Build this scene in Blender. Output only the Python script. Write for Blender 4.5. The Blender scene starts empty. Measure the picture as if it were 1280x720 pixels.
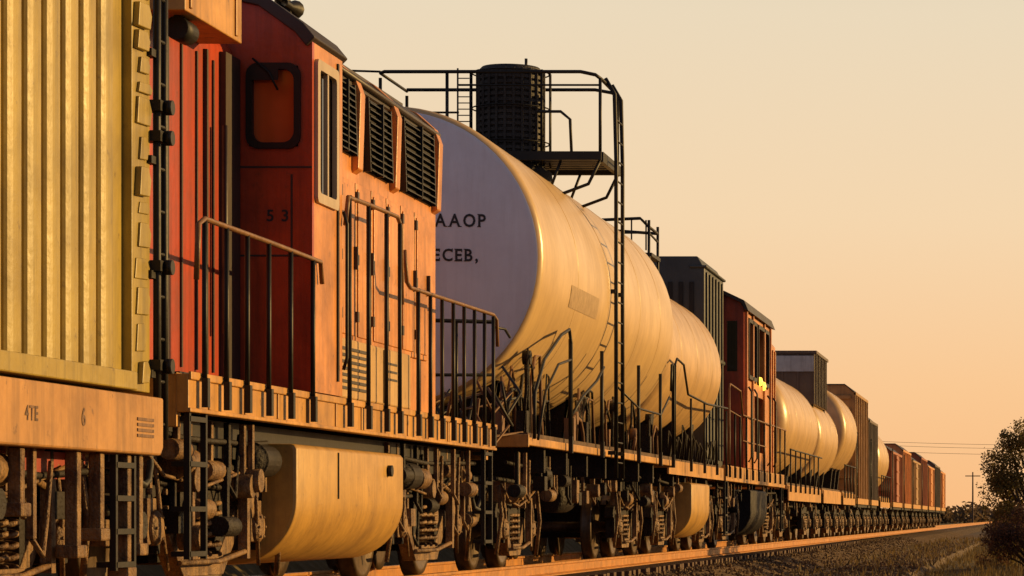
import bpy, bmesh, math, random
from mathutils import Vector, Matrix
R = random.Random(7)
scene = bpy.context.scene
COL = scene.collection
CX = -7.1      # track centre line

# ------------------------------------------------------------------ materials
def new_mat(name):
    m = bpy.data.materials.new(name); m.use_nodes = True
    nt = m.node_tree
    return m, nt, nt.nodes, nt.links, nt.nodes['Principled BSDF']

def paint(name, col, rough=0.5, var=0.35, streak=0.45, dirt=(0.045,0.03,0.018), metallic=0.0,
          scale=1.0, bump=0.12, spec=0.5, chips=0.0, smap=None, coat=0.0):
    m, nt, N, L, bs = new_mat(name)
    tc = N.new('ShaderNodeTexCoord')
    n1 = N.new('ShaderNodeTexNoise'); n1.inputs['Scale'].default_value = 1.7*scale
    n1.inputs['Detail'].default_value = 9; n1.inputs['Roughness'].default_value = 0.65
    L.new(tc.outputs['Object'], n1.inputs['Vector'])
    r1 = N.new('ShaderNodeMapRange'); r1.inputs[1].default_value = 0.35; r1.inputs[2].default_value = 0.7
    L.new(n1.outputs['Fac'], r1.inputs[0])
    mx = N.new('ShaderNodeMix'); mx.data_type = 'RGBA'
    mx.inputs[6].default_value = (*[min(1,c*(1+var*0.35)) for c in col], 1)
    mx.inputs[7].default_value = (col[0]*(1-var), col[1]*(1-var*1.1), col[2]*(1-var), 1)
    L.new(r1.outputs[0], mx.inputs[0])
    mp = N.new('ShaderNodeMapping'); mp.inputs['Scale'].default_value = smap or (5*scale, 5*scale, 0.35*scale)
    L.new(tc.outputs['Object'], mp.inputs['Vector'])
    n2 = N.new('ShaderNodeTexNoise'); n2.inputs['Scale'].default_value = 1.6; n2.inputs['Detail'].default_value = 7
    n2.inputs['Roughness'].default_value = 0.7
    L.new(mp.outputs[0], n2.inputs['Vector'])
    r2 = N.new('ShaderNodeMapRange'); r2.inputs[1].default_value = 0.46; r2.inputs[2].default_value = 0.76
    r2.inputs[4].default_value = streak
    L.new(n2.outputs['Fac'], r2.inputs[0])
    mx2 = N.new('ShaderNodeMix'); mx2.data_type = 'RGBA'
    L.new(r2.outputs[0], mx2.inputs[0]); L.new(mx.outputs[2], mx2.inputs[6]); mx2.inputs[7].default_value = (*dirt, 1)
    out = mx2.outputs[2]
    n3 = N.new('ShaderNodeTexNoise'); n3.inputs['Scale'].default_value = 14*scale; n3.inputs['Detail'].default_value = 6
    L.new(tc.outputs['Object'], n3.inputs['Vector'])
    if chips > 0:
        n4 = N.new('ShaderNodeTexNoise'); n4.inputs['Scale'].default_value = 7*scale; n4.inputs['Detail'].default_value = 10; n4.inputs['Roughness'].default_value=.75
        L.new(tc.outputs['Object'], n4.inputs['Vector'])
        r3 = N.new('ShaderNodeMapRange'); r3.inputs[1].default_value = 0.60; r3.inputs[2].default_value = 0.66
        r3.inputs[4].default_value = chips
        L.new(n4.outputs['Fac'], r3.inputs[0])
        mx3 = N.new('ShaderNodeMix'); mx3.data_type = 'RGBA'
        L.new(r3.outputs[0], mx3.inputs[0]); L.new(out, mx3.inputs[6]); mx3.inputs[7].default_value = (0.07,0.03,0.015,1)
        out = mx3.outputs[2]
    L.new(out, bs.inputs['Base Color'])
    rr = N.new('ShaderNodeMapRange'); rr.inputs[3].default_value = max(0.05, rough-0.14); rr.inputs[4].default_value = min(1, rough+0.18)
    L.new(n1.outputs['Fac'], rr.inputs[0]); L.new(rr.outputs[0], bs.inputs['Roughness'])
    bs.inputs['Metallic'].default_value = metallic
    bs.inputs['Specular IOR Level'].default_value = spec
    if coat: bs.inputs['Coat Weight'].default_value=coat; bs.inputs['Coat Roughness'].default_value=.25
    if bump > 0:
        b = N.new('ShaderNodeBump'); b.inputs['Strength'].default_value = bump; b.inputs['Distance'].default_value = 0.03
        ms = N.new('ShaderNodeMath'); ms.operation = 'ADD'
        L.new(n3.outputs['Fac'], ms.inputs[0]); L.new(n1.outputs['Fac'], ms.inputs[1])
        L.new(ms.outputs[0], b.inputs['Height']); L.new(b.outputs[0], bs.inputs['Normal'])
    return m

M_yellow = paint('yellow_corrugated_paint', (0.40,0.29,0.045), 0.42, 0.35, 0.65, (0.08,0.06,0.015), chips=0.5)
M_flat   = paint('faded_orange_steel', (0.50,0.25,0.075), 0.55, 0.4, 0.65, (0.09,0.045,0.018), chips=0.55)
M_loco_shaded = paint('locomotive_shaded_orange_paint', (0.46,0.055,0.014), 0.36, 0.4, 0.55, (0.05,0.01,0.006), chips=0.35)  # shaded red of the cab end put into this copy of the loco paint
M_loco_sunlit   = paint('locomotive_sunlit_orange_paint', (0.68,0.27,0.055), 0.38, 0.5, 0.65, (0.16,0.05,0.014), chips=0.7)  # same loco paint with the golden sunlit side put into its colour
M_sill   = paint('dusty_yellow_orange_paint', (0.58,0.29,0.06), 0.45, 0.45, 0.65, (0.10,0.045,0.014), chips=0.8)
M_panel  = paint('pale_tan_panel_paint', (0.56,0.35,0.13), 0.5, 0.3, 0.5, (0.14,0.08,0.04), chips=0.5)
M_red    = paint('red_underframe_paint', (0.34,0.03,0.015), 0.5, 0.3, 0.4)
M_roof   = paint('dark_roof_paint', (0.035,0.021,0.015), 0.5, 0.3, 0.4)
M_black  = paint('black_steel', (0.011,0.009,0.007), 0.5, 0.3, 0.3, (0.03,0.02,0.012), spec=.35)
M_hrail  = paint('worn_sunlit_handrail', (0.24,0.12,0.045), 0.45, 0.4, 0.5, (0.04,0.02,0.01), spec=.4, scale=3)  # sunlit orange of the top rails is put into this colour
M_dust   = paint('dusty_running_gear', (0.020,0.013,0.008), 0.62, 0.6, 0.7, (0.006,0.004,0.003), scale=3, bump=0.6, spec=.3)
M_gear   = paint('sunlit_tone_casting', (0.27,0.155,0.06), 0.52, 0.85, 0.9, (0.010,0.006,0.004), scale=4, bump=0.6, spec=.35)  # golden sun highlights on the running gear put into the base colour
M_steel  = paint('worn_wheel_steel', (0.12,0.075,0.035), 0.42, 0.6, 0.7, (0.012,0.008,0.005), metallic=0.4, scale=2)
M_rail   = paint('rusty_rail_steel', (0.56,0.25,0.055), 0.4, 0.4, 0.5, (0.15,0.06,0.018), scale=2, bump=0.3)
CS=(0.5,5,0.5)
M_white_sunlit  = paint('sunlit_weathered_tank_paint', (0.66,0.45,0.20), 0.36, 0.22, 0.42, (0.30,0.16,0.055), scale=0.7, bump=0.04, smap=CS, coat=.22)  # tank paint with the sun's gold on the flank put into its colour
M_white_shaded   = paint('shaded_weathered_tank_end_paint', (0.76,0.78,0.82), 0.4, 0.12, 0.3, (0.42,0.38,0.36), scale=0.8, bump=0.05)  # same tank paint, cool shade of the end put into its colour
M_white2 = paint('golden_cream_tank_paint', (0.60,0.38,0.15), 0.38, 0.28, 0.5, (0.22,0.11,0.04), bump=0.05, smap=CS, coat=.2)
M_fuel   = paint('golden_fuel_tank_paint', (0.50,0.28,0.055), 0.46, 0.4, 0.55, (0.13,0.065,0.018), bump=0.08, chips=0.4)
M_grey   = paint('blue_grey_paint', (0.045,0.052,0.052), 0.5, 0.3, 0.4)
M_pale   = paint('pale_grey_container_paint', (0.46,0.48,0.48), 0.5, 0.25, 0.5)
M_dgrey  = paint('dark_brown_grey_paint', (0.12,0.08,0.05), 0.5, 0.3, 0.5)
M_dred   = paint('dark_red_boxcar_paint', (0.36,0.10,0.03), 0.55, 0.3, 0.4)  # far car colour lightened in place of distance haze
M_dor    = paint('orange_boxcar_paint', (0.66,0.28,0.07), 0.5, 0.3, 0.4)  # base colour raised for the far cars, standing in for haze
M_gold   = paint('golden_brown_hopper_paint', (0.42,0.23,0.07), 0.5, 0.35, 0.5)
M_letter = paint('black_stencil_paint', (0.02,0.02,0.022), 0.6, 0.2, 0.2, bump=0)
M_fletter = paint('worn_brown_lettering', (0.13,0.06,0.03), 0.6, 0.5, 0.7, (0.40,0.20,0.07), scale=6, bump=0)
M_fade   = paint('faded_grey_lettering', (0.36,0.24,0.12), 0.5, 0.3, 0.95, (0.60,0.42,0.21), scale=5, bump=0)
M_frame  = paint('window_frame_cream', (0.50,0.38,0.23), 0.35, 0.2, 0.3)
M_tower  = paint('sooty_tower_steel', (0.025,0.021,0.017), 0.6, 0.5, 0.5, scale=3, bump=0.4)
M_wood   = paint('creosoted_timber', (0.12,0.07,0.04), 0.85, 0.5, 0.5, scale=2, bump=0.6)
M_hose   = paint('black_rubber', (0.02,0.018,0.016), 0.6, 0.2, 0.2)
M_rust   = paint('rusty_pipe', (0.20,0.10,0.045), 0.7, 0.4, 0.4, scale=3)

def simple(name, col, rough, metallic=0, emit=None):
    m, nt, N, L, bs = new_mat(name)
    n = N.new('ShaderNodeTexNoise'); n.inputs['Scale'].default_value = 4
    tc = N.new('ShaderNodeTexCoord'); L.new(tc.outputs['Object'], n.inputs['Vector'])
    mx = N.new('ShaderNodeMix'); mx.data_type='RGBA'
    mx.inputs[6].default_value=(*col,1); mx.inputs[7].default_value=(*[c*0.6 for c in col],1)
    L.new(n.outputs['Fac'], mx.inputs[0]); L.new(mx.outputs[2], bs.inputs['Base Color'])
    bs.inputs['Roughness'].default_value = rough; bs.inputs['Metallic'].default_value = metallic
    if emit:
        bs.inputs['Emission Color'].default_value=(*emit,1); bs.inputs['Emission Strength'].default_value=2.5
    return m
M_glass = simple('orange_painted_window_glass', (0.60,0.12,0.025), 0.12)  # orange inside and reflection put into the colour of an opaque pane
M_glassd = simple('dark_window_glass', (0.03,0.025,0.02), 0.06)
M_lamp = simple('lit_amber_lamp', (0.9,0.6,0.1), 0.3, 0, (1.0,0.55,0.06))

def ground_mat(name, c1, c2, c3, sc, bump):
    m, nt, N, L, bs = new_mat(name)
    tc = N.new('ShaderNodeTexCoord')
    n = N.new('ShaderNodeTexNoise'); n.inputs['Scale'].default_value = sc*0.03; n.inputs['Detail'].default_value=10
    L.new(tc.outputs['Object'], n.inputs['Vector'])
    v = N.new('ShaderNodeTexVoronoi'); v.inputs['Scale'].default_value = sc
    L.new(tc.outputs['Object'], v.inputs['Vector'])
    cr = N.new('ShaderNodeValToRGB'); cr.color_ramp.elements[0].position=0.35; cr.color_ramp.elements[1].position=0.65
    cr.color_ramp.elements[0].color=(*c1,1); cr.color_ramp.elements[1].color=(*c2,1)
    L.new(n.outputs['Fac'], cr.inputs[0])
    sp = N.new('ShaderNodeSeparateColor'); L.new(v.outputs['Color'], sp.inputs[0])
    mx = N.new('ShaderNodeMix'); mx.data_type='RGBA'; 
    ml = N.new('ShaderNodeMath'); ml.operation='MULTIPLY'; ml.inputs[1].default_value=0.7
    L.new(sp.outputs[0], ml.inputs[0]); L.new(ml.outputs[0], mx.inputs[0])
    L.new(cr.outputs[0], mx.inputs[6]); mx.inputs[7].default_value=(*c3,1)
    L.new(mx.outputs[2], bs.inputs['Base Color'])
    bs.inputs['Roughness'].default_value=0.95; bs.inputs['Specular IOR Level'].default_value=0.15
    b = N.new('ShaderNodeBump'); b.inputs['Strength'].default_value=bump; b.inputs['Distance'].default_value=0.05
    L.new(v.outputs['Distance'], b.inputs['Height']); L.new(b.outputs[0], bs.inputs['Normal'])
    return m
M_ballast = ground_mat('ballast_stone', (0.08,0.052,0.03),(0.15,0.10,0.058),(0.21,0.145,0.085), 16, 1.0)
M_ground = ground_mat('dry_grassland', (0.07,0.055,0.022),(0.12,0.09,0.04),(0.15,0.11,0.05), 3, 0.8)
M_path = ground_mat('gravel_path', (0.12,0.085,0.055),(0.18,0.13,0.08),(0.21,0.155,0.10), 9, 0.6)

def leaf_mat(name, c1, c2):
    m, nt, N, L, bs = new_mat(name)
    tc = N.new('ShaderNodeTexCoord')
    n = N.new('ShaderNodeTexNoise'); n.inputs['Scale'].default_value=5; n.inputs['Detail'].default_value=4
    L.new(tc.outputs['Object'], n.inputs['Vector'])
    cr = N.new('ShaderNodeValToRGB'); cr.color_ramp.elements[0].position=0.35; cr.color_ramp.elements[1].position=0.65
    cr.color_ramp.elements[0].color=(*c1,1); cr.color_ramp.elements[1].color=(*c2,1)
    L.new(n.outputs['Fac'], cr.inputs[0]); L.new(cr.outputs[0], bs.inputs['Base Color'])
    bs.inputs['Roughness'].default_value=0.7
    tr=N.new('ShaderNodeBsdfTranslucent'); L.new(cr.outputs[0],tr.inputs['Color'])
    ad=N.new('ShaderNodeMixShader'); ad.inputs[0].default_value=.45
    L.new(bs.outputs[0],ad.inputs[1]); L.new(tr.outputs[0],ad.inputs[2]); L.new(ad.outputs[0],N['Material Output'].inputs['Surface'])
    return m
M_leaf = leaf_mat('olive_foliage', (0.12,0.09,0.025),(0.26,0.20,0.06))
M_leafb = leaf_mat('dry_russet_foliage', (0.08,0.04,0.028),(0.18,0.095,0.06))
M_grass = leaf_mat('dry_grass', (0.09,0.065,0.025),(0.22,0.15,0.06))
M_far = leaf_mat('far_treeline_foliage', (0.12,0.08,0.045),(0.20,0.13,0.07))
M_bark = paint('tree_bark', (0.09,0.06,0.04), 0.9, 0.4, 0.4, scale=4, bump=0.6)

# ------------------------------------------------------------------ mesh builder
class B:
    def __init__(s): s.v=[]; s.f=[]; s.mi=[]; s.sm=[]
    def add(s, vs, fs, mi=0, sm=False):
        o=len(s.v); s.v += [tuple(v) for v in vs]
        for f in fs: s.f.append(tuple(i+o for i in f)); s.mi.append(mi); s.sm.append(sm)
    def box(s,x0,x1,y0,y1,z0,z1,mi=0):
        vs=[(x,y,z) for x in (x0,x1) for y in (y0,y1) for z in (z0,z1)]
        s.add(vs,[(0,1,3,2),(4,6,7,5),(0,4,5,1),(2,3,7,6),(0,2,6,4),(1,5,7,3)],mi)
    def prism(s,prof,axis,lo,hi,mi=0,sm=False):
        n=len(prof)
        def P(a,b,t):
            return (a,t,b) if axis=='y' else ((t,a,b) if axis=='x' else (a,b,t))
        vs=[P(a,b,lo) for a,b in prof]+[P(a,b,hi) for a,b in prof]
        s.add(vs,[(i,(i+1)%n,n+(i+1)%n,n+i) for i in range(n)],mi,sm)
        s.add(vs,[tuple(range(n))[::-1],tuple(range(n,2*n))],mi,False)
    def lathe(s,prof,o,axis,seg=24,mi=0,sm=True,a0=0,a1=2*math.pi):
        full = abs(a1-a0-2*math.pi)<1e-6
        k = seg if full else seg+1
        vs=[]
        for r,t in prof:
            for i in range(k):
                a=a0+(a1-a0)*i/seg; c,d=r*math.cos(a),r*math.sin(a)
                if axis=='y': vs.append((o[0]+c,o[1]+t,o[2]+d))
                elif axis=='x': vs.append((o[0]+t,o[1]+c,o[2]+d))
                else: vs.append((o[0]+c,o[1]+d,o[2]+t))
        fs=[]
        for j in range(len(prof)-1):
            for i in range(seg):
                i2=(i+1)%k
                fs.append((j*k+i,j*k+i2,(j+1)*k+i2,(j+1)*k+i))
        s.add(vs,fs,mi,sm)
    def cyl(s,o,axis,r,t0,t1,seg=16,mi=0):
        s.lathe([(r,t0),(r,t1)],o,axis,seg,mi,True)
        s.lathe([(0.0001,t0),(r,t0)],o,axis,seg,mi,False); s.lathe([(0.0001,t1),(r,t1)],o,axis,seg,mi,False)
    def tube(s,pts,r,seg=8,mi=0):
        pts=[Vector(p) for p in pts]; n=len(pts); vs=[]
        up=Vector((0.31,0.17,0.93)).normalized()
        for i,p in enumerate(pts):
            d=(pts[min(i+1,n-1)]-pts[max(i-1,0)]).normalized()
            u=d.cross(up)
            if u.length<0.05: u=d.cross(Vector((1,0,0)))
            u.normalize(); w=d.cross(u)
            for k in range(seg):
                a=2*math.pi*k/seg; vs.append(p+(u*math.cos(a)+w*math.sin(a))*r)
        fs=[(i*seg+k,i*seg+(k+1)%seg,(i+1)*seg+(k+1)%seg,(i+1)*seg+k) for i in range(n-1) for k in range(seg)]
        s.add(vs,fs,mi,True)
        s.add(vs[:seg],[tuple(range(seg))[::-1]],mi); s.add(vs[-seg:],[tuple(range(seg))],mi)
    def mesh(s,name,mats,off=(0,0,0)):
        me=bpy.data.meshes.new(name)
        me.from_pydata([(v[0]-off[0],v[1]-off[1],v[2]-off[2]) for v in s.v],[],s.f)
        for m in mats: me.materials.append(m)
        for p,mi,sm in zip(me.polygons,s.mi,s.sm): p.material_index=mi; p.use_smooth=sm
        bm=bmesh.new(); bm.from_mesh(me)
        bmesh.ops.remove_doubles(bm,verts=bm.verts,dist=0.00002)
        bmesh.ops.recalc_face_normals(bm,faces=bm.faces)
        bm.to_mesh(me); bm.free(); me.update()
        return me

def link(name, data, parent=None, loc=(0,0,0), bevel=0, **props):
    ob=bpy.data.objects.new(name,data); COL.objects.link(ob); ob.location=loc
    if parent is not None: ob.parent=parent
    for k,v in props.items(): ob[k]=v
    if bevel:
        b=ob.modifiers.new('edge_bevel','BEVEL'); b.width=bevel; b.segments=2; b.limit_method='ANGLE'; b.angle_limit=0.6
    return ob
def part(b,name,mats,thing,parent=None,bevel=0,**props):
    if not isinstance(mats,(list,tuple)): mats=[mats]
    off=thing.location
    return link(name,b.mesh(name,mats,off),parent or thing,(0,0,0),bevel,**props)
def thing(name,loc,label,category,group=None):
    e=bpy.data.objects.new(name,None); COL.objects.link(e); e.location=loc; e.empty_display_size=0.5
    e['label']=label; e['category']=category
    if group: e['group']=group
    return e
def structure(b,name,mat,off=(0,0,0)):
    ob=link(name,b.mesh(name,[mat] if not isinstance(mat,list) else mat,off),None,off); ob['kind']='structure'; return ob

def glyphs(body,size,bold,space=1.0,serif=False):
    """bmesh of lettering in the XY plane; optional slab serifs added to each letter"""
    out=bmesh.new(); x=0
    for ch in body:
        if ch==' ': x+=size*.35; continue
        cu=bpy.data.curves.new('tmp','FONT'); cu.body=ch; cu.size=size; cu.resolution_u=3; cu.offset=size*bold
        to=bpy.data.objects.new('tmp',cu); COL.objects.link(to); bpy.context.view_layer.update()
        me=bpy.data.meshes.new_from_object(to.evaluated_get(bpy.context.evaluated_depsgraph_get())); bpy.data.objects.remove(to)
        xs_=[v.co.x for v in me.vertices]; ys_=[v.co.y for v in me.vertices]
        x0,x1,y0_,y1_=min(xs_),max(xs_),min(ys_),max(ys_)
        for v in me.vertices: v.co.x+=x-x0
        out.from_mesh(me); w=x1-x0; e=size*.055; t=size*.05; st=size*.12
        if serif:
            sl={'A':[(0,0),(w-st*.8,0)],'P':[(0,0),(0,1)],'E':[(0,0),(0,1)],'B':[(0,0),(0,1)],'R':[(0,0),(0,1),(w-st,0)],'L':[(0,0),(0,1)],'T':[(w/2-st/2,0)],'I':[(0,0),(0,1)]}.get(ch,[])
            for sx,top in sl:
                yy=(y1_-t) if top else y0_
                q=[out.verts.new(c) for c in ((x+sx-e,yy,.0004),(x+sx+st+e,yy,.0004),(x+sx+st+e,yy+t,.0004),(x+sx-e,yy+t,.0004))]; out.faces.new(q)
            if ch in 'EC':
                q=[out.verts.new(c) for c in ((x+w-t,y1_-size*.2,.0004),(x+w+t*.2,y1_-size*.2,.0004),(x+w+t*.2,y1_,.0004),(x+w-t,y1_,.0004))]; out.faces.new(q)
            if ch=='E':
                q=[out.verts.new(c) for c in ((x+w-t,y0_,.0004),(x+w+t*.2,y0_,.0004),(x+w+t*.2,y0_+size*.2,.0004),(x+w-t,y0_+size*.2,.0004))]; out.faces.new(q)
        x+=w+size*.14*space
    return out
def text(body,size,mat,parent_thing,parent,name,pos,face='side',dome=None,bold=.012,sx=1.0,space=1.0,serif=False):
    bm=glyphs(body,size,bold,space,serif)
    if dome:
        bmesh.ops.triangulate(bm,faces=bm.faces)
        bmesh.ops.subdivide_edges(bm,edges=[e for e in bm.edges if e.calc_length()>size*0.25],cuts=2)
    for v in bm.verts:
        a,b_,c_=v.co.x*sx,v.co.y,v.co.z
        if face=='side': w=Vector((pos[0]+c_,pos[1]+a,pos[2]+b_))
        else:
            w=Vector((pos[0]+a,pos[1]-c_,pos[2]+b_))
            if dome: w.y=dome(w.x,w.z)-0.006-c_*2
        v.co=w-parent_thing.location
    me=bpy.data.meshes.new(name); bm.to_mesh(me); bm.free(); me.materials.clear(); me.materials.append(mat)
    for p in me.polygons: p.material_index=0
    return link(name,me,parent)

# ------------------------------------------------------------------ running gear (shared meshes)
def wheelset_mesh(r):
    b=B()
    for sgn in (1,-1):
        prof=[(0.001,0.05),(0.085,0.05),(0.10,0.0),(0.13,-0.02),(r-0.12,-0.03),(r-0.07,0.0),(r-0.005,0.0),(r,-0.02),(r+0.004,-0.10),(r+0.03,-0.12),(r+0.03,-0.145),(r-0.07,-0.145),(0.13,-0.12),(0.001,-0.12)]
        b.lathe([(p[0],p[1]*sgn) for p in prof],(0.80*sgn,0,0),'x',36)
    b.cyl((0,0,0),'x',0.075,-1.05,1.05,14)
    return b.mesh('wheelset',[M_steel])
def spring_mesh(z0,z1,r,turns=5,wr=0.017):
    b=B()
    pts=[(r*math.cos(t),r*math.sin(t),z0+(z1-z0)*i/(turns*10)) for i in range(turns*10+1) for t in [2*math.pi*i/10]]
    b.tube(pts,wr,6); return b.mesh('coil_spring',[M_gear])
def side_frame(sc,zs,wb,xo=1.0,th=0.13,motors=False):
    b=B()
    for sg in (1,-1):
        x0,x1=sorted((sg*xo,sg*(xo+th)))
        def S(p): return [(y*sc,z*zs) for y,z in p]
        b.prism(S([(-1.3,.60),(-1.2,.74),(-.5,.88),(.5,.88),(1.2,.74),(1.3,.60),(1.12,.58),(.5,.72),(-.5,.72),(-1.12,.58)]),'x',x0,x1)
        b.prism(S([(-.74,.54),(-.35,.15),(.35,.15),(.74,.54),(.6,.60),(.27,.28),(-.27,.28),(-.6,.60)]),'x',x0,x1,1)
        for yy in (-.34,.34): b.box(x0+.01,x1-.01,(yy-.05)*sc,(yy+.05)*sc,.27*zs,.74*zs)
        b.box(x0+.02,x1-.02,-.3*sc,.3*sc,.62*zs,.70*zs)
        b.box(x0-.03,x1+.03,-.27*sc,.27*sc,.255*zs,.285*zs,1)
        for yy in (-wb,wb):
            b.box(x0,x1+ (0.03 if sg>0 else 0),yy-.15,yy+.15,.36*zs,.64*zs,1)
            b.box(x0,x1,yy-.24,yy-.17,.30*zs,.66*zs); b.box(x0,x1,yy+.17,yy+.24,.30*zs,.66*zs)
            xe=sg*(xo+th); b.lathe([(.12,0),(.12,.05*sg),(.09,.075*sg),(.0001,.08*sg)],(xe,yy,.46*zs),'x',18,1)
            for k in range(6):
                a=k*math.pi/3; b.cyl((xe,yy+.085*math.cos(a),.46*zs+.085*math.sin(a)),'x',.013,.04*sg,.085*sg,6,1)
        for yy in (-.95,-.7,.7,.95): b.cyl((sg*(xo+th),yy*sc,.68*zs),'x',.025,0,.03*sg,6,1)
    b.box(-1.05,1.05,-.22*sc,.22*sc,.50*zs,.78*zs)
    b.cyl((0,0,0),'z',.28,.78*zs,.95*zs,16)
    if motors:
        for yy in (-wb+.55,wb-.55): b.box(-.6,.6,yy-.35,yy+.35,.25,.9)
    for yy in (-.42,.42):
        b.box(-.9,.9,yy*sc-.04,yy*sc+.04,.30*zs,.38*zs)
        for sg in (1,-1):
            b.tube([(sg*.78,yy*sc,.85*zs),(sg*.80,yy*sc*1.05,.36*zs)],.02,6)
            b.prism([(yy*sc-.02,.25),(yy*sc+.09*(1 if yy>0 else -1),.22),(yy*sc+.11*(1 if yy>0 else -1),.55),(yy*sc,.52)],'x',sg*.74-.04,sg*.74+.04)
    return b
def brake_mesh(sc,zs,xo):
    b=B(); x=xo+.20
    b.cyl((x,-.55*sc,.86*zs),'y',.10,-.22,.22,16); b.cyl((x,-.55*sc,.86*zs),'y',.12,-.24,-.20,16)
    b.tube([(x,-.35*sc,.86*zs),(x,.2*sc,.84*zs),(x-.02,.62*sc,.76*zs)],.022,8)
    b.box(x-.05,x+.02,.60*sc-.04,.60*sc+.04,.25*zs,.82*zs)
    b.tube([(x,.6*sc,.30*zs),(x,.1*sc,.24*zs),(x,-.6*sc,.24*zs)],.020,8)
    b.tube([(x-.03,-1.3*sc,.95*zs),(x,-1.25*sc,.60*zs),(x-.05,-1.32*sc,.18)],.022,8)
    b.tube([(x-.03,1.25*sc,.95*zs),(x,1.3*sc,.55*zs),(x-.06,1.38*sc,.14)],.022,8)
    for yy in (-1.05,-.15,.3,1.0):
        b.box(x-.14,x+.0,yy*sc-.025,yy*sc+.025,.70*zs,1.0*zs)
    b.tube([(x-.02,-1.2*sc,.97*zs),(x+.02,-.9*sc,.78*zs),(x+.01,-.2*sc,.72*zs),(x+.02,.3*sc,.80*zs),(x,.9*sc,.90*zs)],.014,6)
    b.tube([(x-.05,-.9*sc,.95*zs),(x-.02,-.85*sc,.5*zs),(x-.04,-.7*sc,.2*zs)],.016,6)
    b.tube([(x-.05,.85*sc,.95*zs),(x-.0,.8*sc,.62*zs),(x-.04,.95*sc,.2*zs)],.016,6)
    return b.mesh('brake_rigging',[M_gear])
G={}
for key,(sc,zs,wb,r,xo) in {'freight':(1.0,1.0,.9,.46,.98),'loco':(1.45,1.12,1.32,.52,1.0)}.items():
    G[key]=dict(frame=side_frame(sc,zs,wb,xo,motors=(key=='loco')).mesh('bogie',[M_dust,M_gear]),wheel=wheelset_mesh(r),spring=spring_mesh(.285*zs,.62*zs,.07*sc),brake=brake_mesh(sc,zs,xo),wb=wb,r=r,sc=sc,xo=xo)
def bogie(th,y,key='freight',detail=True):
    g=G[key]; L=(CX-th.location.x,y-th.location.y,-th.location.z)
    fr=link('bogie',g['frame'],th,L,0.008 if detail else 0)
    for s in (-1,1): link('wheelset',g['wheel'],fr,(0,s*g['wb'],g['r']))
    for yy in (-.18,0,.18): link('coil_spring',g['spring'],fr,(g['xo']+.07,yy*g['sc'],0))
    if detail: link('brake_rigging',g['brake'],fr)

def coupler(th,y0,y1,z=.85):
    b=B(); b.box(CX-.09,CX+.09,y0,y1,z-.09,z+.09); b.box(CX-.17,CX+.17,y1-.16,y1+.06,z-.15,z+.15)
    part(b,'coupler',M_dust,th,bevel=.02)
def hoses(th,y,seed=0,xs=(-6.35,-6.5,-6.2)):
    rr=random.Random(seed)
    for i,x in enumerate(xs):
        b=B(); d=rr.uniform(.3,.5); w=rr.uniform(.35,.6)
        z0=1.1+rr.uniform(-.1,.15)
        b.tube([(x,y,z0)]+[(x+rr.uniform(-.03,.03),y+w*t,z0-d*4*t*(1-t)-.02) for t in (.1,.2,.35,.5,.65,.8,.9)]+[(x,y+w,z0)],.024,8)
        part(b,'air_hose',M_hose,th)
def under_clutter(th,y0,y1,seed,zt=1.0,x=-5.85,n=6):
    """brake pipes, levers, brackets and valves slung under the frame"""
    rr=random.Random(seed); b=B()
    b.tube([(x-.1,y0,zt-.12)]+[(x-.1+rr.uniform(-.02,.02),y0+(y1-y0)*t,zt-.14+rr.uniform(-.03,.02)) for t in (.2,.4,.6,.8)]+[(x-.1,y1,zt-.12)],.022,8)
    b.tube([(x-.22,y0,zt-.3),(x-.22,(y0+y1)/2,zt-.33),(x-.22,y1,zt-.28)],.026,8)
    part(b,'brake_pipe',M_dust,th)
    for i in range(n):
        b=B()
        y=y0+(y1-y0)*(i+.5)/n+rr.uniform(-.15,.15); k=rr.choice((0,1,2,3))
        h=rr.uniform(.25,.55); xx=x-rr.uniform(0,.2)
        b.box(xx-.02,xx+.02,y-.03,y+.03,zt-h,zt)
        if k==0: b.cyl((xx,y,zt-h),'x',.09,-.08,.08,14)
        elif k==1: b.cyl((xx,y,zt-h+.05),'y',.075,-.18,.18,14)
        elif k==2: b.box(xx-.07,xx+.07,y-.1,y+.1,zt-h-.05,zt-h+.12)
        else: b.tube([(xx,y,zt-h),(xx+.03,y+.1,zt-h-.1),(xx,y+.25,zt-h+.08),(xx-.02,y+.4,zt-.08)],.018,6)
        part(b,'hanging_valve_bracket',M_gear if rr.random()<.5 else M_dust,th,bevel=.006)

def steps(th,y,x=-5.74,z0=.28,z1=1.35,w=.42,name='step_ladder',mat=None):
    b=B(); 
    for yy in (y,y+w): b.box(x-.03,x+.01,yy-.02,yy+.02,z0,z1)
    n=3
    for i in range(n+1): 
        z=z0+.02+(z1-z0-.1)*i/n; b.box(x-.12,x+.015,y-.001,y+w+.001,z,z+.035)
    part(b,name,mat or M_black,th)

# ------------------------------------------------------------------ flat car + yellow container
fc=thing('flat_car',(CX,13,0),'faded orange flat car carrying a yellow container','rail car','cars of the freight train')
b=B()
b.prism([(6,1.37),(19.43,1.37),(19.43,1.04),(19.38,.99),(6,.99)],'x',-5.82,-5.70)
b.prism([(6,1.37),(19.43,1.37),(19.43,.99),(6,.99)],'x',-8.50,-8.38)
b.box(-8.38,-5.82,19.2,19.42,1.0,1.36); b.box(-8.38,-5.82,6,6.2,1.0,1.36)
part(b,'side_sill',M_flat,fc,bevel=.015)
b=B(); b.box(-8.37,-5.83,6.21,19.19,1.30,1.35); part(b,'deck',M_black,fc)
b=B(); b.box(-6.15,-5.95,6,18.6,.82,.985); b.box(-7.35,-6.85,6,19.1,.75,1.25); part(b,'centre_beam',M_red,fc)
text('4TE',.12,M_fletter,fc,fc,'sill_lettering',(-5.696,16.75,1.14),bold=.02)
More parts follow.
